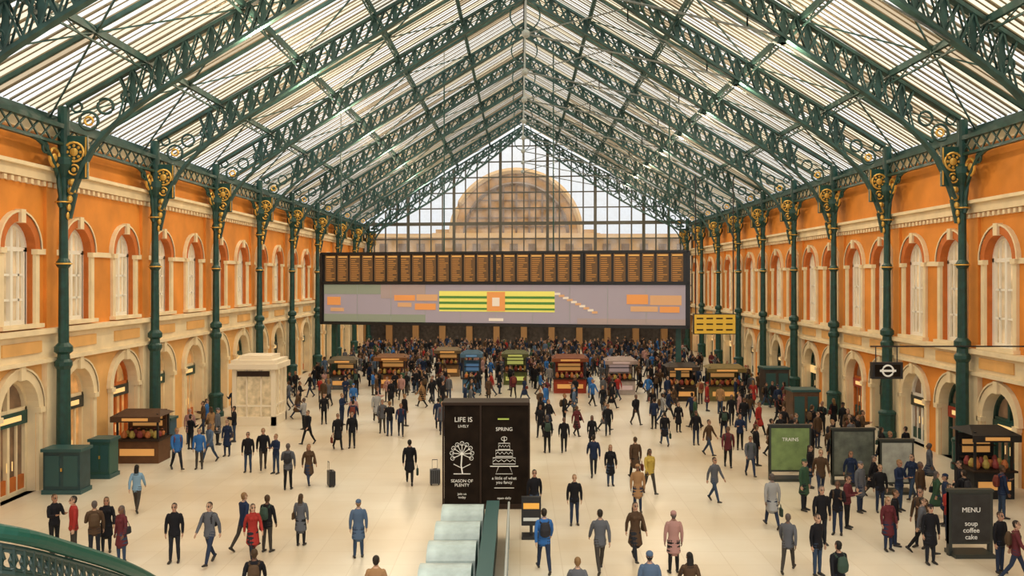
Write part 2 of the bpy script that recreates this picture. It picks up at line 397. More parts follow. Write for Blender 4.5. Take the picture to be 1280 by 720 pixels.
for side in(-1,1):
    xe=-CL+.5 if side<0 else CR-.5
    for i in range(16):
        t0,t1=i/16,(i+1)/16
        def q(t,dz): 
            x=xe+(XM-xe)*t; return (x,ey(x)-.8,HE+(HR-HE)*t-dz)
        d0=1.1+.8*math.sin(math.pi*t0); d1=1.1+.8*math.sin(math.pi*t1)
        m.beam(q(t0,d0),q(t1,d1),.3,.18,0); m.beam(q(t0,.5),q(t1,.5),.3,.18,0); m.beam(q(t0,d0),q(t1,.5),.1,.12,0); m.beam(q(t0,.5),q(t1,d1),.1,.12,0)
m.obj('gable_arch_truss',[M_gr2])
m=MB(); 
m.beam((-XL,yl,5.2),(XR,yr,5.2),.8,.7,0)
for i in range(13):
    x=-XL+(XL+XR)*i/12; m.box((x,ey(x),2.5),(.7,.7,5),0)
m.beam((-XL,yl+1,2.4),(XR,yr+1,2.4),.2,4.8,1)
for i in range(12):
    x=-XL+(XL+XR)*(i+.5)/12; m.box((x,ey(x)+.2,3.9),(2.2,.2,.7),2 if i%3 else 3)
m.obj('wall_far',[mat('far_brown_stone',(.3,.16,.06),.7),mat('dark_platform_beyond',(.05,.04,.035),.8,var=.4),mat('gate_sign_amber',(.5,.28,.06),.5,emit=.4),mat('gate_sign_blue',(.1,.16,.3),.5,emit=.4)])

# backdrop building seen through gable
m=MB(); yb=142; cx=-.6
m.box((0,yb+4,7.7),(90,8,15.4),0); 
N=24; R=10.4; hb=15.2
pts=[(cx+R*math.cos(math.pi*i/N),yb,hb+R*math.sin(math.pi*i/N)) for i in range(N+1)]
bk=[(p[0],yb+3,p[2]) for p in pts]
m.add(pts,[tuple(range(N+1))],1); 
for i in range(N): m.quad(pts[i],pts[i+1],bk[i+1],bk[i],0)
m.tube(pts,.55,6,2); m.tube([(cx+(p[0]-cx)*.8,yb-.1,hb+(p[2]-hb)*.8) for p in pts],.3,6,3)
m.box((cx,yb+1.4,14.6),(26,3,3.0),0); m.box((cx,yb-.2,hb+.1),(27,.8,.4),2)
for i in range(9):
    x=cx-8.4+i*2.1; hh=math.sqrt(max(0,(R*.8)**2-(x-cx)**2)); m.box((x,yb-.15,hb+hh/2),(.3,.3,hh),3)
for i in range(5): 
    zz=hb+1.4+i*1.4; hw=math.sqrt(max(0,(R*.8)**2-(zz-hb)**2)); m.box((cx,yb-.12,zz),(2*hw,.2,.14),3)
for i in range(30):
    x=-43+i*3; m.box((x,yb-.06,12.6),(1.3,.2,2.4),3); m.box((x,yb-.06,8.8),(1.3,.2,2.4),3)
m.box((0,yb-.2,15.0),(90,1,.5),2)
m.obj('background_building',[mat('sandstone_facade',(.36,.205,.08),.8,var=.3,scale=.3),mat('brick_tympanum',(.32,.165,.055),.8,var=.4,scale=.5),mat('facade_trim',(.46,.29,.13),.7),mat('dark_windows',(.13,.075,.04),.4)])

# ------------------------------------------------------------------ departure board
bc=((-14.5+11.2)/2,62,4.85); ang=math.atan2(-6,25.7)
E=empty('departure_board',bc,ang)
def em(name,c,s=.8): return mat(name,c,.6,emit=s,spec=.1)
m=MB(); m.box((0,.35,2.6),(26.6,.9,5.25),0)
m.box((0,-.14,5.18),(26.7,.2,.16),0); m.box((0,-.14,3.02),(26.7,.2,.16),0); m.box((0,-.14,.06),(26.7,.2,.18),0)
for x in(-13.3,13.3,-.1,6.1,-7.2): m.box((x,-.14,4.1 if abs(x)<13 else 2.6),(.22,.2,2.1 if abs(x)<13 else 5.2),0)
m.obj('board_casing',[M_blk,M_grey],parent=E)
m=MB(); n=27
rnd=random.Random(3)
for i in range(n):
    x=-13.05+26.1*(i+.5)/n; w=26.1/n*.80
    m.box((x,-.12,4.1),(w,.05,1.9),0)
    m.box((x,-.155,4.92),(w*.9,.03,.10),2)
    m.box((x-w*.5,-.15,4.1),(.05,.06,1.9),3)
    for j in range(12):
        ww=w*rnd.uniform(.4,.85); m.box((x-w*.42+ww/2,-.15,4.72-j*.14),(ww,.03,.05),1)
m.obj('train_listing_panels',[mat('panel_brown',(.10,.05,.02),.6,emit=.05,ecol=(.75,.38,.12)),em('amber_text',(.42,.20,.06),.32),em('amber_header',(.6,.33,.1),.4),mat('panel_slat',(.24,.13,.055),.6)],parent=E)
m=MB()
S=lambda a,b2,z0,z1,mi,d=0:m.box((-13.1+26.2*(a+b2)/2,-.1-d,(z0+z1)/2),(26.2*(b2-a),.04,z1-z0),mi)
S(0,1,.2,2.9,0); S(0,.17,2.2,2.9,1,.02); S(.0,.30,.2,.75,1,.02); S(.72,1,.2,.6,2,.02); S(.17,.3,1.9,2.9,2,.02)
S(.34,.66,1.0,2.45,3,.03); S(.34,.66,1.93,2.1,4,.05); S(.34,.66,1.53,1.7,4,.05); S(.34,.66,1.13,1.27,4,.05); S(.475,.525,1.05,2.4,5,.07); S(.49,.51,1.4,2.0,7,.09); S(.48,.52,.35,.55,7,.05)
for a,b2,z0,z1,mi in[(.21,.27,1.75,2.15,5),(.275,.335,1.75,2.2,6),(.22,.26,1.3,1.6,6),(.27,.33,1.1,1.55,5),(.85,.905,1.6,2.25,5),(.91,.99,1.55,2.2,6),(.86,.93,1.1,1.45,6),(.935,.985,1.05,1.45,5),(.01,.05,1.4,2.0,5),(.02,.06,.95,1.2,6)]: S(a,b2,z0,z1,mi,.04)
for i in range(10): S(.66+i*.011,.675+i*.011,2.2-i*.14,2.36-i*.14,6 if i%2 else 7,.04)
for i in range(9): m.box((-13.1+26.2*(i+1)/10,-.13,1.55),(.03,.02,2.7),8)
m.obj('video_screen',[em('screen_lilac',(.29,.25,.28),.34),em('screen_sage',(.22,.24,.18),.34),em('screen_mauve',(.31,.24,.22),.34),em('screen_yellow',(.56,.50,.11),.5),em('screen_green',(.08,.20,.05),.3),em('screen_orange',(.60,.25,.08),.35),em('screen_tan',(.50,.28,.14),.38),em('screen_white',(.6,.52,.42),.4),M_grey],parent=E)
m=MB()
for x in(-12,-4,4,12):
    m.tube([(x,.4,5.2),(x,.4,17.0 if abs(x)>9 else 20.0)],.05,6,0)
for x in(-12.6,12.6): m.box((x,.6,-2.4),(.35,.35,4.9),0); m.box((x,.6,-4.75),(.7,.7,.2),0)
m.obj('hangers_and_posts',[M_gr],parent=E)

# ------------------------------------------------------------------ chalkboard advertising kiosk
gx,gy=G(608,632)
E=empty('chalkboard_billboard',(gx,gy,0))
M_chalk=mat('chalk_white',(.7,.68,.62),.8,emit=.12); M_chalkG=mat('chalk_green',(.40,.5,.1),.8,emit=.15)
M_board=mat('blackboard',(.014,.009,.006),.85,var=.4,scale=2,spec=.1); M_wood=mat('dark_frame',(.03,.017,.011),.6,spec=.2)
m=MB()
m.box((-.84,.1,1.95),(1.28,1.1,3.55),0); m.box((.68,.1,1.95),(1.72,1.1,3.55),0); m.box((0,.1,.09),(3.1,1.2,.18),1)
m.box((0,.1,3.74),(3.12,1.2,.1),1)
for x in(-1.52,-.19,1.54): m.box((x,-.46,1.95),(.06,.06,3.6),1)
m.obj('kiosk_body',[M_board,M_wood],parent=E)
fy=-.475
text('LIFE IS',.24,(-.80,fy,3.1),M_chalk,E); text('LIVELY',.13,(-.80,fy,2.9),M_chalk,E)
text('SEASON OF\nPLENTY',.15,(-.85,fy,.95),M_chalk,E); text('join us\ntoday',.12,(-.85,fy,.5),M_chalk,E)
text('SPRING',.18,(.65,fy,2.78),M_chalk,E); text('a little of what\nyou fancy',.15,(.65,fy,1.05),M_chalk,E); text('open daily',.12,(.65,fy,.35),M_chalk,E)
m=MB()
c=(-.85,fy,1.95)
for i in range(9):
    a=math.pi*(i*1.25-1)/8; m.tube([c,(c[0]+.2*math.cos(a),fy,c[2]+.22*math.sin(a)),(c[0]+.36*math.cos(a),fy,c[2]+.38*math.sin(a))],.013,5,0)
    cc=(c[0]+.36*math.cos(a),fy,c[2]+.38*math.sin(a)); m.tube([(cc[0]+.07*math.cos(j*math.pi/4),fy,cc[2]+.07*math.sin(j*math.pi/4)) for j in range(8)],.011,5,0,closed=True)
m.tube([(c[0],fy,c[2]),(c[0]-.03,fy,1.55),(c[0]+.02,fy,1.25)],.025,5,0); m.tube([(c[0]-.3,fy,1.25),(c[0]+.3,fy,1.25)],.015,5,0)
m.tube([(c[0]-.3,fy,1.6),(c[0],fy,1.45),(c[0]+.3,fy,1.6)],.013,5,0)
for i,(w,z) in enumerate([(.40,1.6),(.30,1.87),(.2,2.12)]):
    m.tube([(.65-w,fy,z),(.65-w,fy,z+.22),(.65+w,fy,z+.22),(.65+w,fy,z)],.013,5,0,closed=True)
    m.tube([(.65-w+2*w*j/8,fy,z+(.16 if j%2 else .08)) for j in range(9)],.010,5,0)
m.tube([(.65-.5,fy,1.52),(.65+.5,fy,1.52)],.016,5,0); m.tube([(.65,fy,2.36),(.65,fy,2.55)],.013,5,0)
m.tube([(.65+.1*math.cos(i*.5),fy,2.5+.07*math.sin(i*.5)) for i in range(13)],.010,5,0)
m.tube([(.65-.2,fy,1.5),(.65-.3,fy,1.25),(.65+.3,fy,1.25),(.65+.2,fy,1.5)],.010,5,0)
m.box((.62,fy,3.2),(.4,.02,.05),1); m.box((.65,fy,.75),(.7,.02,.02),0)
m.obj('chalk_drawings',[M_chalk,M_chalkG],parent=E)

M_teal=mat('pale_blue_grey_enamel',(.36,.44,.44),.35,var=.4,scale=1.5); M_tealD=mat('teal_side',(.025,.08,.08),.45)
def ticket_machine(x,y):
    m=MB(); w=1.25;d=1.25
    prof=[(-d/2,0),(-d/2,.9)]+[(-d/2*math.cos(math.pi*i/10),.9+.45*math.sin(math.pi*i/10)) for i in range(1,10)]+[(d/2,.9),(d/2,0)]
    vs=[(-w/2,a,b) for a,b in prof]+[(w/2,a,b) for a,b in prof]; n=len(prof)
    m.add(vs,[tuple(range(n))[::-1],tuple(range(n,2*n))],1); 
    m.add(vs,[(i,(i+1)%n,n+(i+1)%n,n+i) for i in range(n)],0)
    m.box((0,-d/2-.01,.78),(.8,.04,.3),2); m.box((0,-d/2-.01,.4),(.9,.04,.25),1); m.box((.0,0,.05),(w+.06,d+.06,.1),1)
    m.box((-w/2-.01,0,.6),(.03,.8,.5),2)
    m.obj('ticket_machine',[M_teal,M_tealD,mat('machine_screen',(.02,.05,.06),.2)],loc=(x,y,0))
for i in range(5): ticket_machine(-1.8+.02*i,19.2+1.85*i)
m=MB(); m.box((0,0,.55),(.3,9,1.1),0); m.box((0,0,1.13),(.4,9.1,.08),0)
for i in range(10): m.box((.5,-4.4+i*.97,.55),(.05,.05,1.1),1)
m.box((.5,0,.58),(.02,8.8,.95),2); m.tube([(.5,-4.5,1.12),(.5,4.5,1.12)],.035,8,1)
m.obj('stairwell_balustrade',[M_tealD,M_grey,mat('green_tint_glass',(.30,.42,.38),.1)],loc=(-.85,23.3,0))
gx,gy=G(649,672); gx+=.38; m=MB(); m.box((0,0,.05),(.6,.5,.1),0); m.box((0,0,.6),(.1,.1,1.1),0); m.box((0,0,.85),(.62,.16,.9),0); m.box((0,-.085,1.02),(.5,.02,.18),1); m.box((0,-.085,.6),(.5,.02,.1),2)
m.obj('information_screen',[M_blk,em('scr_o',(.6,.3,.06),.5),em('scr_w',(.4,.4,.36),.4)],loc=(gx,gy,0))

# ------------------------------------------------------------------ kiosks and stalls
occ=[]
GA=[mat('goods_a',(.6,.18,.05)),mat('goods_b',(.5,.36,.08)),mat('goods_c',(.3,.05,.04))]
def stall(px,py,w,d,h,c1,c2,glow,name='market_stall',at=None):
    x,y=at or G(px,py); occ.append((x,y,max(w,d)/2+.5))
    m=MB(); m.box((0,0,.5),(w,d,1.0),0); m.box((0,-.03,1.03),(w+.16,d+.16,.07),2); m.box((0,-d/2-.02,.5),(w*.8,.04,.3),4)
    for sx in(-1,1):
        for sy in(-1,1): m.box((sx*(w/2-.06),sy*(d/2-.06),(h)/2),(.08,.08,h),3)
    m.add([(-w/2-.15,-d/2-.2,h-.1),(w/2+.15,-d/2-.2,h-.1),(w/2+.15,d/2+.2,h-.1),(-w/2-.15,d/2+.2,h-.1),(-w/2+.2,0,h+.15),(w/2-.2,0,h+.15)],[(0,1,5,4),(2,3,4,5),(1,2,5),(3,0,4),(0,3,2,1)],1)
    m.box((0,-d/2-.2,h-.22),(w+.3,.05,.25),1)
    m.box((0,-d/2-.24,h-.22),(w*.6,.03,.12),4)
    m.box((0,d/2-.12,1.7),(w*.9,.1,1.1),0); m.box((0,d/2-.19,1.75),(w*.7,.04,.5),4)
    for j in range(2): m.box((0,d/2-.3,1.35+j*.45),(w*.85,.3,.04),2)
    for i in range(int(w/.35)):
        for j in range(3):
            m.lathe(-w/2+.2+i*.35+.05,-d/2+.3+j*.35,[(.06,1.06),(.12,1.12),(.13,1.25),(.05,1.35+.1*random.random())],7,5+(i+j)%3)
    m.obj(name,[c1,c2,M_wood,M_blk,glow]+GA,loc=(x,y,0))
def C(n,c): return mat(n,c,.6,var=.15,spec=.2)
GL=em('warm_light_panel',(.55,.27,.08),.45); GLy=em('lime_panel',(.45,.46,.12),.5)
stall(490,484,2.2,1.4,2.4,C('st_br',(.22,.08,.03)),C('cn_or',(.22,.09,.03)),GL)
stall(590,490,1.3,1.2,2.9,C('st_bl',(.05,.12,.20)),C('cn_bl',(.06,.12,.18)),em('blue_panel',(.10,.2,.34),.35))
stall(644,480,1.8,1.3,2.5,C('st_gn',(.12,.14,.05)),C('cn_gn',(.11,.11,.045)),GLy)
stall(712,490,2.3,1.5,2.6,C('st_rd',(.28,.04,.02)),C('cn_rd',(.22,.07,.03)),GL)
stall(775,492,2.0,1.4,2.5,C('st_wh',(.4,.33,.3)),C('cn_pk',(.36,.27,.24)),em('pink_panel',(.45,.33,.30),.35))
stall(851,500,1.9,1.4,2.4,C('st_bk',(.04,.03,.02)),C('cn_dk',(.05,.035,.025)),GL)
stall(905,500,2.3,1.4,2.3,C('st_gr',(.15,.13,.05)),C('cn_yl',(.18,.13,.045)),GL)
stall(0,0,1.9,1.3,2.2,C('st_wd',(.12,.055,.025)),C('cn_wd',(.08,.042,.024)),GL,'newspaper_stall',at=(-16.95,39.6))
stall(560,470,2.0,1.2,2.3,C('st_x',(.2,.12,.06)),C('cn_x',(.15,.1,.05)),GL)
stall(430,486,1.8,1.2,2.3,C('st_y',(.1,.1,.1)),C('cn_y',(.14,.11,.07)),GL)

x,y=G(325,528); occ.append((x,y,2.1)); m=MB(); w,d,h=2.4,2.4,3.3
m.box((0,0,.25),(w,d,.5),0); m.box((0,0,h),(w+.35,d+.35,.3),0); m.box((0,0,h+.25),(w+.1,d+.1,.2),0); m.box((0,0,h+.45),(w-.6,d-.6,.25),0)
for sx in(-1,1):
    for sy in(-1,1): m.box((sx*(w/2-.12),sy*(d/2-.12),h/2),(.24,.24,h),0)
m.box((0,0,1.8),(w-.3,d-.3,2.8),1); m.box((0,0,1.1),(w-.1,d-.1,.1),0)
for sx in(-.4,.4): m.box((sx,-w/2+.1,1.8),(.08,.12,2.6),0); m.box((w/2-.1,sx,1.8),(.12,.08,2.6),0)
m.box((0,-d/2-.05,h-.4),(1.8,.06,.3),2)
m.obj('information_kiosk',[mat('kiosk_cream',(.78,.68,.52),.5),mat('kiosk_glass',(.40,.30,.18),.2,emit=.2,ecol=(1,.75,.4),var=.3),M_wood],loc=(x,y,0))

def cabinet(px,py,w,d,h,name,c,rot=0,at=None):
    x,y=at or G(px,py); occ.append((x,y,max(w,d)/2+.35)); m=MB()
    m.box((0,0,.08),(w+.1,d+.1,.16),1); m.box((0,0,h/2),(w,d,h),0); m.box((0,0,h-.03),(w+.14,d+.14,.12),1)
    for i in range(2): m.box((-w/4+i*w/2,-d/2-.015,h*.52),(w*.38,.03,h*.68),1)
    m.box((0,-d/2-.03,h*.55),(.05,.05,.12),2)
    m.obj(name,[c,M_tealD,M_gold],loc=(x,y,0),rz=rot)
M_cab=mat('cabinet_teal',(.018,.05,.055),.5,var=.2)
cabinet(0,0,1.4,.8,1.7,'utility_cabinet',M_cab,at=(-17.4,33.8)); cabinet(0,0,.8,.8,1.6,'utility_cabinet',mat('cabinet_green',(.03,.09,.07),.5),at=(-17.2,36.4)); cabinet(0,0,.8,.8,1.5,'utility_cabinet',mat('cabinet_blue',(.035,.09,.13),.5),at=(-17.1,42.4))
def advert(px,py,w,h,c,name='advertising_panel',rz=0,txt=None,base=.35):
    x,y=G(px,py); occ.append((x,y,w/2+.45)); E=empty(name,(x,y,0),rz); m=MB()
    m.box((0,0,.06),(w*.9,.7,.12),1); 
    for sx in(-1,1): m.box((sx*(w/2-.05),0,h/2),(.1,.16,h),1)
    m.box((0,0,base+(h-base)/2),(w,.14,h-base),1); m.box((0,-.08,base+(h-base)/2),(w-.16,.03,h-base-.16),0)
    m.box((0,0,h+.03),(w+.05,.2,.08),1)
    m.obj('panel_frame',[c,M_fasD],parent=E)
    if txt: text(txt,.2,(0,-.1,h-.6),M_chalk,E)
advert(987,600,1.7,2.2,mat('ad_green',(.14,.2,.07),.5,emit=.1,var=.3),txt='TRAINS')
advert(1066,606,1.7,2.2,mat('ad_grey',(.10,.11,.085),.5,emit=.05,var=.5))
advert(1120,616,1.3,2.0,mat('ad_white',(.3,.3,.25),.5,emit=.08,var=.3))
advert(1212,694,1.3,1.9,mat('ad_black',(.02,.02,.02),.5,var=.5),name='poster_stand',txt='MENU\n\nsoup\ncoffee\ncake')
cabinet(1003,540,1.4,1.2,2.3,'luggage_locker',mat('locker_brown',(.09,.045,.022),.5,var=.3))
cabinet(968,505,1.6,1.2,2.4,'luggage_locker',mat('locker_dark',(.04,.03,.025),.5,var=.3))
stall(0,0,1.5,1.5,2.5,C('st_z',(.02,.02,.02)),C('cn_z',(.025,.022,.02)),GL,'coffee_stall',at=(17.6,33.4))
x=(1108-650)*33/F; y=33
m=MB(); m.box((0,0,0),(1.15,.22,.62),0); m.box((0,-.12,0),(.95,.02,.45),1); m.tube([(.2*math.cos(i*math.pi/10),-.14,.2*math.sin(i*math.pi/10)) for i in range(20)],.035,6,2,closed=True); m.box((0,-.15,0),(.6,.02,.08),2)
for sx in(-.4,.4): m.tube([(sx,0,.3),(sx,0,.9)],.02,6,0)
m.beam((-.6,0,.9),(5.8,0,.9),.05,.05,0)
m.obj('hanging_sign',[M_blk,M_board,M_chalk],loc=(x,y,8.2-115*33/F))
y=56; x=(893-650)*y/F
m=MB(); m.box((0,0,0),(2.7,.25,1.3),0); m.box((0,-.14,0),(2.6,.03,1.2),1)
for j in range(3):
    for i in range(4): m.box((-.95+i*.62,-.16,.36-j*.36),(.42,.02,.09),2)
for sx in(-1.2,1.2): m.tube([(sx,0,.6),(sx,0,9.5)],.04,6,0)
m.obj('yellow_wayfinding_sign',[M_blk,em('sign_yellow',(.50,.30,.04),.35),M_wood],loc=(x,y,8.2-57*y/F))

# ------------------------------------------------------------------ foreground stair railing
m=MB()
rail=[(-2.7,2.5,7.56),(-2.2,2.85,7.44),(-1.8,3.05,7.32),(-1.72,3.35,7.17),(-1.68,3.7,6.99),(-1.7,4.1,6.78),(-1.75,4.6,6.5),(-1.8,5.2,6.15)]
def cr(P,n=8):
    out=[]
    for i in range(len(P)-1):
        p0=Vector(P[max(i-1,0)]);p1=Vector(P[i]);p2=Vector(P[i+1]);p3=Vector(P[min(i+2,len(P)-1)])
        for k in range(n):
            t=k/n; out.append(.5*((2*p1)+(-p0+p2)*t+(2*p0-5*p1+4*p2-p3)*t*t+(-p0+3*p1-3*p2+p3)*t**3))
    out.append(Vector(P[-1])); return out
rc=cr(rail)
m.tube(rc,.028,12,0); dn=lambda p,h:Vector((p.x,p.y,p.z-h))
m.tube([dn(p,.045) for p in rc],.010,6,1); m.tube([dn(p,.14) for p in rc],.012,6,1); m.tube([dn(p,.95) for p in rc],.02,6,1)
for i,p in enumerate(rc):
    m.tube([dn(p,.04),dn(p,.95)],.009,6,1)
for i in range(0,len(rc)-1):
    t=(rc[i+1]-rc[i]).normalized()
    for (h,R,rr) in((.092,.034,.008),(.22,.045,.008),(.33,.03,.008)):
        c=dn((rc[i]+rc[i+1])/2,h)
        m.tube([c+t*R*math.cos(a*math.pi/5)+Vector((0,0,R*math.sin(a*math.pi/5))) for a in range(10)],rr,5,1,closed=True)
for i in(0,20,52):
    p=rc[min(i,len(rc)-1)]; m.tube([dn(p,.9),(p.x,p.y,0)],.06,8,0)
for i in range(len(rc)-1): m.beam(dn(rc[i],1.1),dn(rc[i+1],1.1),.08,.28,0)
m.obj('stair_handrail',[mat('gloss_green_paint',(.006,.055,.035),.4,spec=.25),mat('baluster_dark_green',(.006,.024,.018),.4)])

# ------------------------------------------------------------------ people
skin=randcol('skin',[(.42,.24,.16),(.50,.31,.21),(.38,.20,.12),(.15,.075,.045),(.46,.28,.19)],.6,7.3)
hair=randcol('hair',[(.02,.014,.01),(.05,.028,.013),(.010,.008,.007),(.18,.10,.04),(.08,.065,.06)],.6,3.7)
coat=objcol('coat_fabric'); trou=randcol('trousers',[(.014,.016,.022),(.02,.03,.06),(.010,.010,.011),(.045,.038,.032),(.03,.05,.09)],.85,5.1)
shoe=mat('shoe_leather',(.015,.012,.010),.5); bagm=randcol('bag_fabric',[(.02,.02,.025),(.14,.03,.02),(.07,.04,.02),(.03,.055,.04)],.7,11.9)
eye=mat('eye',(.02,.015,.012),.3); lip=mat('lips',(.34,.11,.09),.5); shirt=randcol('shirt',[(.45,.45,.45),(.07,.08,.14),(.25,.2,.17)],.8,2.9)
PM=[skin,hair,coat,trou,shoe,bagm,eye,lip,shirt]
class Body:
    def __init__(s): s.mb=MB()
    def limb(s,pts,rad,lab,ref=(1,0,0),n=12,sub=3):
        pts=[Vector(p) for p in pts]; R=[(r,r) if not isinstance(r,tuple) else r for r in rad]
        P2=[];R2=[]
        for i in range(len(pts)-1):
            for k in range(sub):
                t=k/sub;P2.append(pts[i].lerp(pts[i+1],t)); R2.append((R[i][0]*(1-t)+R[i+1][0]*t,R[i][1]*(1-t)+R[i+1][1]*t))
        P2.append(pts[-1]);R2.append(R[-1])
        t0=(P2[1]-P2[0]).normalized();t1=(P2[-1]-P2[-2]).normalized()
        a=min(R2[0]);b=min(R2[-1])
        P2=[P2[0]-t0*a*.6]+P2+[P2[-1]+t1*b*.6]; R2=[(R2[0][0]*.55,R2[0][1]*.55)]+R2+[(R2[-1][0]*.55,R2[-1][1]*.55)]
        vs=[];N=len(P2);ref=Vector(ref)
        for i in range(N):
            t=(P2[min(i+1,N-1)]-P2[max(i-1,0)]).normalized()
            e1=ref-t*ref.dot(t)
            if e1.length<.05: e1=Vector((0,1,0))-t*t.y
            e1.normalize(); e2=t.cross(e1)
            for k in range(n):
                an=2*math.pi*k/n; vs.append(P2[i]+e1*R2[i][0]*math.cos(an)+e2*R2[i][1]*math.sin(an))
        fs=[(i*n+k,i*n+(k+1)%n,(i+1)*n+(k+1)%n,(i+1)*n+k) for i in range(N-1) for k in range(n)]
        fs+=[tuple(range(n))[::-1],tuple((N-1)*n+k for k in range(n))]
        s.mb.add(vs,fs,lab)
    def ell(s,c,r,lab,n=14,m=10): s.mb.sphere(c,r,lab,n,m)
def hand(B,W,d,w,nrm):
    W=Vector(W);d=d.normalized();w=w.normalized();nrm=nrm.normalized()
    B.limb([W,W+d*.045,W+d*.09],[(.022,.026),(.02,.038),(.016,.04)],0,ref=nrm,n=10)
    for i,(o,l) in enumerate([(-.033,.068),(-.011,.08),(.011,.074),(.033,.056)]):
        s=W+d*.085+w*o; k1=s+d*l*.5+nrm*.006; k2=s+d*l*.85+nrm*.025
        B.limb([s,k1,k2],[.0095,.009,.0075],0,n=6,sub=1)
    s=W+d*.025-w*.03; B.limb([s,s+d*.03-w*.025+nrm*.008,s+d*.06-w*.03+nrm*.018],[.013,.011,.009],0,n=6,sub=1)
def make_person(name,legs=((0,0),(0,0)),arms=((0,.15),(0,.15)),fem=False,hem=.80,longhair=False,bag=None,cap=False,sw=1.0,splay=.0):
    B=Body(); k=.93 if fem else 1.0; hz=.93
    for sd,(a,bk) in zip((-1,1),legs):
        hp=Vector((sd*.09,0,hz)); kn=hp+Vector((sd*.015,-math.sin(a),-math.cos(a)))*.43
        c=a-bk; an=kn+Vector((sd*(.005+splay),-math.sin(c),-math.cos(c)))*.41
        B.limb([hp,hp.lerp(kn,.5),kn,kn.lerp(an,.35),an],[.088*sw,.074*sw,.058,.058,.042],3)
        fd=Vector((sd*.12,-1,0)).normalized()
        if c>.05: fd=Vector((sd*.08,-math.cos(.25),math.sin(.25))).normalized()
        if c<-.05: fd=Vector((0,-math.cos(c),math.sin(c))).normalized()
        up=Vector((0,0,1))-fd*fd.z; up.normalize()
        B.limb([an-fd*.05-up*.045,an+fd*.05-up*.042,an+fd*.13-up*.055,an+fd*.18-up*.06],[(.036,.038),(.042,.042),(.046,.03),(.036,.022)],4)
    sh=.185*k
    tor=[(0,hem,.17+.03*(.9-hem),.125+.05*(.9-hem)),(0,.93,.168,.118),(0,1.06,.148*k,.108),(0,1.2,.165*k,.12),(0,1.34,.185*k,.12),(0,1.42,.165*k,.1),(0,1.465,.1,.08)]
    st=max(abs(legs[0][0]),abs(legs[1][0]))
    if hem<.75: tor[0]=(0,hem,.2,.16+.28*st)
    B.limb([(0,.0,t[1]) for t in tor],[(t[2],t[3]) for t in tor],2,n=20)
    if fem: B.ell((.07,-.1,1.3),(.065,.055,.065),2); B.ell((-.07,-.1,1.3),(.065,.055,.065),2)
    B.limb([(0,0,1.44),(0,-.005,1.54)],[(.06,.06),(.052,.056)],0); B.limb([(0,-.02,1.44),(0,-.012,1.485)],[(.078,.07),(.066,.064)],2 if hem<.9 else 8)
    for sd,(a,bk) in zip((-1,1),arms):
        s=Vector((sd*sh,0,1.405)); el=s+Vector((sd*.17,-math.sin(a),-math.cos(a))).normalized()*.29
        c=a+bk; inw=-.35 if bk>1 else .02
        fd=Vector((sd*inw,-math.sin(c),-math.cos(c))).normalized(); wr=el+fd*.25
        B.limb([s-Vector((sd*.03,0,0)),s.lerp(el,.4),el,el.lerp(wr,.4),wr],[.066,.058,.05,.047,.036],2)
        if bk>1: hand(B,wr,fd,Vector((-sd,0,0)),Vector((0,0,1)))
        else: hand(B,wr,fd,Vector((0,1,0)),Vector((-sd,0,0)))
    hy=-.02
    B.ell((0,hy,1.635),(.074,.092,.105),0); B.ell((0,hy-.025,1.58),(.055,.062,.062),0); B.ell((0,hy-.07,1.545),(.026,.02,.018),0)
    B.limb([(0,hy-.085,1.645),(0,hy-.108,1.605)],[.009,.016],0,n=8); B.ell((0,hy-.083,1.568),(.024,.012,.008),7,8,6)
    for sd in(-1,1):
        B.ell((sd*.03,hy-.082,1.64),(.014,.01,.009),6,8,6); B.ell((sd*.076,hy+.005,1.625),(.012,.022,.032),0,8,6)
        B.limb([(sd*.018,hy-.088,1.66),(sd*.045,hy-.078,1.663)],[.006,.005],1,n=6)
    if cap: B.ell((0,hy+.01,1.685),(.086,.102,.075),2); 
    else: B.ell((0,hy+.022,1.668),(.083,.098,.095),1)
    if longhair: B.limb([(0,hy+.05,1.67),(0,hy+.075,1.55),(0,.075,1.4)],[(.08,.05),(.09,.045),(.075,.03)],1)
    else: B.ell((0,hy+.045,1.61),(.07,.06,.07),1)
    if bag=='backpack':
        B.limb([(0,.19,1.08),(0,.2,1.22),(0,.18,1.38)],[(.14,.08),(.15,.09),(.12,.065)],5)
        for sd in(-1,1): B.limb([(sd*.11,.1,1.4),(sd*.12,-.02,1.46),(sd*.12,-.11,1.36),(sd*.13,-.1,1.2)],[.018]*4,5,n=8)
    if bag=='shoulder':
        B.limb([(.25,.02,.92),(.25,.02,1.1)],[(.05,.14),(.045,.12)],5); B.limb([(.24,-.06,1.12),(.17,0,1.45),(.24,.1,1.12)],[.012]*3,5,n=8)
    if bag=='tote':
        B.limb([(-.30,-.02,.40),(-.30,-.02,.62)],[(.05,.16),(.045,.17)],5); B.limb([(-.30,-.1,.62),(-.285,-.03,.78),(-.30,.07,.62)],[.012]*3,5,n=8)
    me=B.mb.mesh(name+'_src',PM); o=bpy.data.objects.new('tmp',me); bpy.context.collection.objects.link(o)
    r=o.modifiers.new('r','REMESH'); r.mode='VOXEL'; r.voxel_size=.0095
    s=o.modifiers.new('s','SMOOTH'); s.factor=.5; s.iterations=2
    dg=bpy.context.evaluated_depsgraph_get(); ne=bpy.data.meshes.new_from_object(o.evaluated_get(dg))
    kd=kdtree.KDTree(len(me.vertices)); lab=[0]*len(me.vertices)
    for p in me.polygons:
        for v in p.vertices: lab[v]=p.material_index
    for v in me.vertices: kd.insert(v.co,v.index)
    kd.balance()
    ne.materials.clear()
    for m_ in PM: ne.materials.append(m_)
    ne.polygons.foreach_set('material_index',[lab[kd.find(p.center)[1]] for p in ne.polygons])
    ne.polygons.foreach_set('use_smooth',[True]*len(ne.polygons))
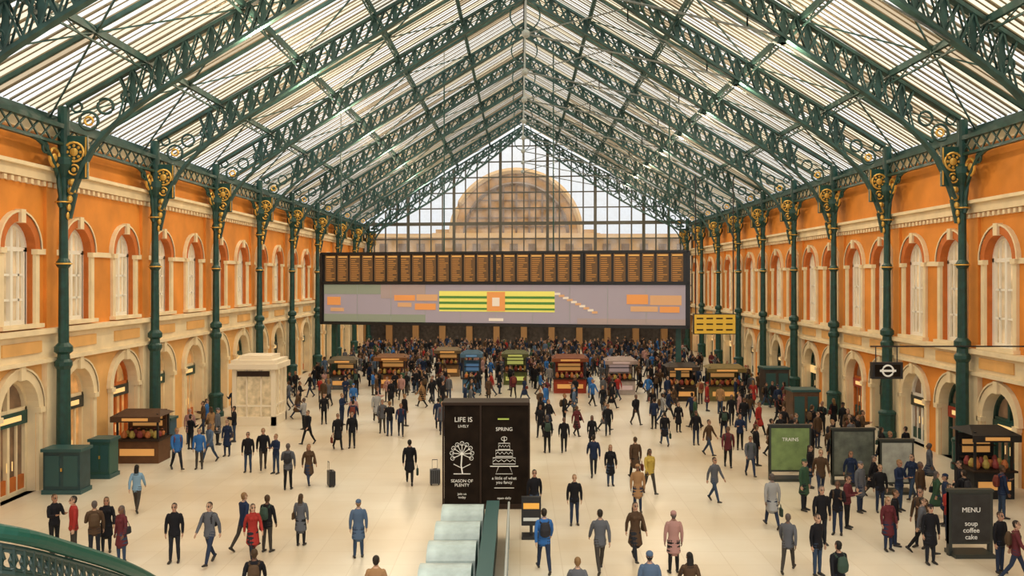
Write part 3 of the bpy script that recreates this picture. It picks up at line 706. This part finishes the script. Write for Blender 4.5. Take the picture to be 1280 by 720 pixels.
    mz=min(v.co.z for v in ne.vertices); ne.transform(Matrix.Translation((0,0,-mz))); ne.name=name; ne.update()
    bpy.data.objects.remove(o); bpy.data.meshes.remove(me); return ne
W1=((.42,.08),(-.32,.3)); W2=((-.30,.32),(.40,.06)); A1=((-.35,.2),(.38,.3)); A2=((.38,.3),(-.35,.2)); S0=((.02,.0),(-.03,.02))
V={
 'st1':make_person('p_st1',S0,hem=.82,splay=.03),
 'st2':make_person('p_st2',S0,arms=((.1,.2),(.25,1.75)),hem=.80,bag='backpack',splay=.03),
 'st3':make_person('p_st3',S0,arms=((.3,1.5),(.3,1.5)),hem=.85,splay=.02),
 'st4':make_person('p_st4',((.1,.15),(-.02,0)),hem=.55,fem=True,longhair=True,bag='shoulder',arms=((0,.2),(.1,.3))),
 'st5':make_person('p_st5',S0,hem=.60,cap=True,sw=1.1,splay=.03),
 'w1':make_person('p_w1',W1,A1,hem=.80),
 'w2':make_person('p_w2',W2,A2,hem=.82,bag='backpack'),
 'w3':make_person('p_w3',W1,A1,hem=.56,fem=True,longhair=True,bag='shoulder'),
 'w4':make_person('p_w4',W2,A2,hem=.84,fem=True,longhair=True),
 'w5':make_person('p_w5',W2,((.0,.1),(-.3,.2)),hem=.62,bag='tote'),
}
stand=['st1','st2','st3','st4','st5']; walk=['w1','w2','w3','w4','w5']
BK=(.008,.008,.011);NV=(.012,.022,.055);GY=(.09,.095,.11);LG=(.28,.28,.28);BL=(.03,.12,.34);RD=(.28,.025,.02);MR=(.10,.02,.025);TN=(.30,.17,.08);BR=(.07,.04,.022);LB=(.18,.30,.42);SL=(.07,.11,.18);PK=(.34,.19,.17);WH=(.45,.43,.38);YL=(.42,.30,.06);GN=(.03,.07,.04)
pos=[]
def ok(x,y,d=.62):
    for a,b2 in pos:
        if (a-x)**2+(b2-y)**2<d*d: return False
    for a,b2,r in occ:
        if (a-x)**2+(b2-y)**2<r*r: return False
    if -2.95<x<.25 and 17.5<y<29: return False
    if abs(x-G(608,632)[0])<2.1 and abs(y-G(608,632)[1]-.1)<1.1: return False
    if abs(x-G(649,672)[0])<.9 and abs(y-G(649,672)[1])<.7: return False
    if x<-17.0 or x>17.9: return False
    for k in range(-2,8):
        if (x+CL)**2+(y-zl(k))**2<1 or (x-CR)**2+(y-zr(k))**2<1: return False
    return True
crowd=empty('crowd_of_travellers')
def person(x,y,c,v,rz,far=False):
    o=bpy.data.objects.new('person' if not far else 'traveller',V[v]); bpy.context.collection.objects.link(o)
    o.location=(x,y,0); o.rotation_euler[2]=rz; s=random.uniform(.95,1.05)*(1.0 if v not in('st4','w3','w4') else .95); o.scale=(s,s,s); o.color=(*c,1)
    if far: o.parent=crowd
    pos.append((x,y))
L=[(68,690,BK,'st3',60),(92,697,RD,'st1',-60),(118,700,BR,'st2',200),(133,690,BK,'st4',20),(152,702,MR,'st4',-30),(171,640,LB,'w4',190),
(218,703,BK,'st1',10),(262,706,GY,'w2',-20),(316,700,RD,'w3',30),(334,690,BK,'st2',170),(305,688,NV,'w1',150),(376,682,GY,'st4',175),(448,697,SL,'st5',185),(512,606,BK,'w5',180),
(310,590,BK,'st1',0),(329,588,BK,'w1',20),(345,592,NV,'st3',-20),(386,607,BR,'w3',30),(360,612,GY,'st2',180),(221,588,BL,'w2',40),(249,586,BL,'st1',10),(262,578,SL,'w1',-30),(284,570,NV,'st4',0),(272,556,GY,'st5',90),
(440,560,BK,'st1',0),(430,562,BK,'w5',30),(487,545,BK,'st3',200),(501,546,NV,'w2',0),(478,541,GY,'st2',10),(385,556,BK,'w1',-40),(372,524,BR,'w3',100),(405,530,BK,'st1',20),
(680,716,BL,'w2',180),(718,656,BK,'st1',0),(750,716,GY,'w1',180),(794,702,BR,'w3',10),(842,716,PK,'st5',175),(763,607,BK,'st4',10),(742,596,NV,'w1',180),(797,640,TN,'st5',0),(794,600,BR,'w5',190),(812,618,YL,'w4',20),
(893,628,GY,'w1',30),(911,628,LG,'w4',10),(910,585,MR,'w2',-10),(965,660,LG,'w5',180),(985,716,GY,'w1',160),(1003,716,BK,'st1',30),(1027,681,BK,'st1',10),(1047,668,BK,'st2',-30),(1059,660,MR,'st3',50),(1026,622,BR,'w1',0),(1005,638,GN,'st5',40),(1012,610,BK,'st4',60),
(1100,640,BK,'st1',0),(1117,641,NV,'st3',30),(1110,688,MR,'st4',0),(1127,690,BK,'st1',70),(1141,682,BR,'st2',-50),(1160,690,GY,'w1',60),(1174,690,BK,'st5',0),(1187,676,RD,'st3',20),(1250,716,BK,'st1',30),(1270,728,MR,'w2',60),
(945,582,BK,'st1',100),(948,600,GY,'w2',0),(705,566,BK,'w1',0),(721,546,MR,'w3',30),(684,566,BK,'st2',180),(870,556,BK,'st1',0),(886,570,BR,'w1',40),(848,540,BK,'st4',0),(828,530,LG,'w2',90),(865,530,NV,'w1',190),
(470,790,TN,'st1',180),(318,775,BK,'w2',190),(722,785,GY,'w1',180),(812,785,SL,'st5',180),(862,778,BR,'w3',190),(1048,765,BK,'w2',200),(516,790,BR,'w1',170),(668,650,BK,'w5',0),
(560,560,BK,'w1',180),(553,545,GY,'w2',10),(585,555,NV,'st1',90),(740,560,BK,'st4',0),(760,545,BK,'w1',0),(905,550,BK,'w2',180),(925,562,NV,'st3',0),(1040,570,BK,'st2',60),(1022,560,BR,'st1',20),(990,560,BK,'st4',10),(1085,600,BK,'st1',90),(1075,640,GY,'st5',30),(1092,622,BK,'w3',60),(1150,640,BR,'st1',30),(1205,650,BK,'st2',200)]
for px,py,c,v,r in L:
    x,y=G(px,py)
    for t in range(12):
        if ok(x,y): break
        x+=random.uniform(-.35,.35); y+=random.uniform(-.35,.35)
    else: continue
    person(x,y,c,v,math.radians(r)+random.uniform(-.15,.15))
pal=[BK]*13+[NV]*5+[GY]*3+[BR]*3+[MR,LG,SL,TN,RD,BL,PK,GN]
def scatter(n,fx,fy,far=True,d=.6):
    c=0;t=0
    while c<n and t<n*30:
        t+=1; x,y=fx(),fy()
        if ok(x,y,d):
            person(x,y,random.choice(pal),random.choice(stand if random.random()<.55 else walk),random.uniform(0,6.28),far); c+=1
U=random.uniform
scatter(520,lambda:U(-16.5,17),lambda:U(71,98),d=.56)
scatter(120,lambda:U(-16,17),lambda:U(58,72))
scatter(26,lambda:U(-14,-3),lambda:U(45,60),d=.8)
scatter(24,lambda:U(1,11),lambda:U(43,60),d=.8)
scatter(60,lambda:U(11.5,17),lambda:U(37,66))
scatter(8,lambda:U(12.5,16.5),lambda:U(29,36))
scatter(10,lambda:U(-17,-13.5),lambda:U(42,60))
def suitcase(px,py,c):
    x,y=G(px,py)
    if not ok(x,y,.75): x+=.5
    if not ok(x,y,.7): return
    m=MB(); m.box((0,0,.34),(.40,.24,.56),0)
    for i in range(5): m.box((-.16+i*.08,-.125,.34),(.03,.02,.5),1)
    for sx in(-.15,.15):
        for sy in(-.08,.08): m.sphere((sx,sy,.03),.03,1,8,5)
        m.tube([(sx*.7,.1,.6),(sx*.7,.1,.98)],.008,6,1)
    m.tube([(-.11,.1,.98),(.11,.1,.98)],.014,6,1); m.box((0,-.0,.64),(.16,.03,.03),1)
    o=m.obj('wheeled_suitcase',[mat('suitcase_shell',c,.4),M_blk],loc=(x,y,0),rz=U(0,3)); pos.append((x,y))
for a in[(236,700,BK),(398,608,BK),(706,656,NV),(350,684,GY),(780,604,BK),(528,606,GY)]: suitcase(*a)

# ------------------------------------------------------------------ lights
w=bpy.data.worlds.new('sky'); bpy.context.scene.world=w; w.use_nodes=True; nt=w.node_tree; bg=nt.nodes['Background']
tc=nt.nodes.new('ShaderNodeTexCoord'); sp=nt.nodes.new('ShaderNodeSeparateXYZ'); r=nt.nodes.new('ShaderNodeValToRGB')
nt.links.new(tc.outputs['Generated'],sp.inputs[0]); nt.links.new(sp.outputs['Z'],r.inputs['Fac'])
r.color_ramp.elements[0].position=0; r.color_ramp.elements[0].color=(.68,.73,.80,1); r.color_ramp.elements[1].position=.3; r.color_ramp.elements[1].color=(.96,.95,.93,1)
nt.links.new(r.outputs['Color'],bg.inputs['Color']); bg.inputs['Strength'].default_value=1.12
def sun(rot,st,ang,col):
    l=bpy.data.lights.new('sun','SUN'); l.energy=st; l.angle=ang; l.color=col; o=bpy.data.objects.new('sun',l); o.rotation_euler=rot; o.location=(0,0,60); bpy.context.collection.objects.link(o)
sun((math.radians(25),math.radians(12),0),3.6,math.radians(70),(1,.93,.79))
for k in range(-1,8):
    for sd in(-1,1):
        t=.42; xe=-CL if sd<0 else CR; ze=zl(k) if sd<0 else zr(k); zc=(zl(k)+zr(k))/2
        x=xe+(XM-xe)*t; y=ze+(zc-ze)*t; h=ih(t)
        l=bpy.data.lights.new('added_fill_light','POINT'); l.energy=620; l.color=(1,.79,.52); l.shadow_soft_size=.15  # invisible fill added to brighten floor and walls, not a station lamp
        o=bpy.data.objects.new('added_fill_light',l); o.location=(x,y,h-.6); bpy.context.collection.objects.link(o)

cam=bpy.data.cameras.new('camera'); co=bpy.data.objects.new('camera',cam); bpy.context.collection.objects.link(co)
co.location=(0,0,H); co.rotation_euler=(math.pi/2,0,0); cam.sensor_width=36; cam.lens=36*F/1280
cam.shift_x=-10/1280; cam.shift_y=-12/1280; cam.clip_start=.1; cam.clip_end=500
bpy.context.scene.camera=co
bpy.context.scene.view_settings.view_transform='Standard'
bpy.context.scene.view_settings.look='None'
bpy.context.scene.view_settings.exposure=0.25
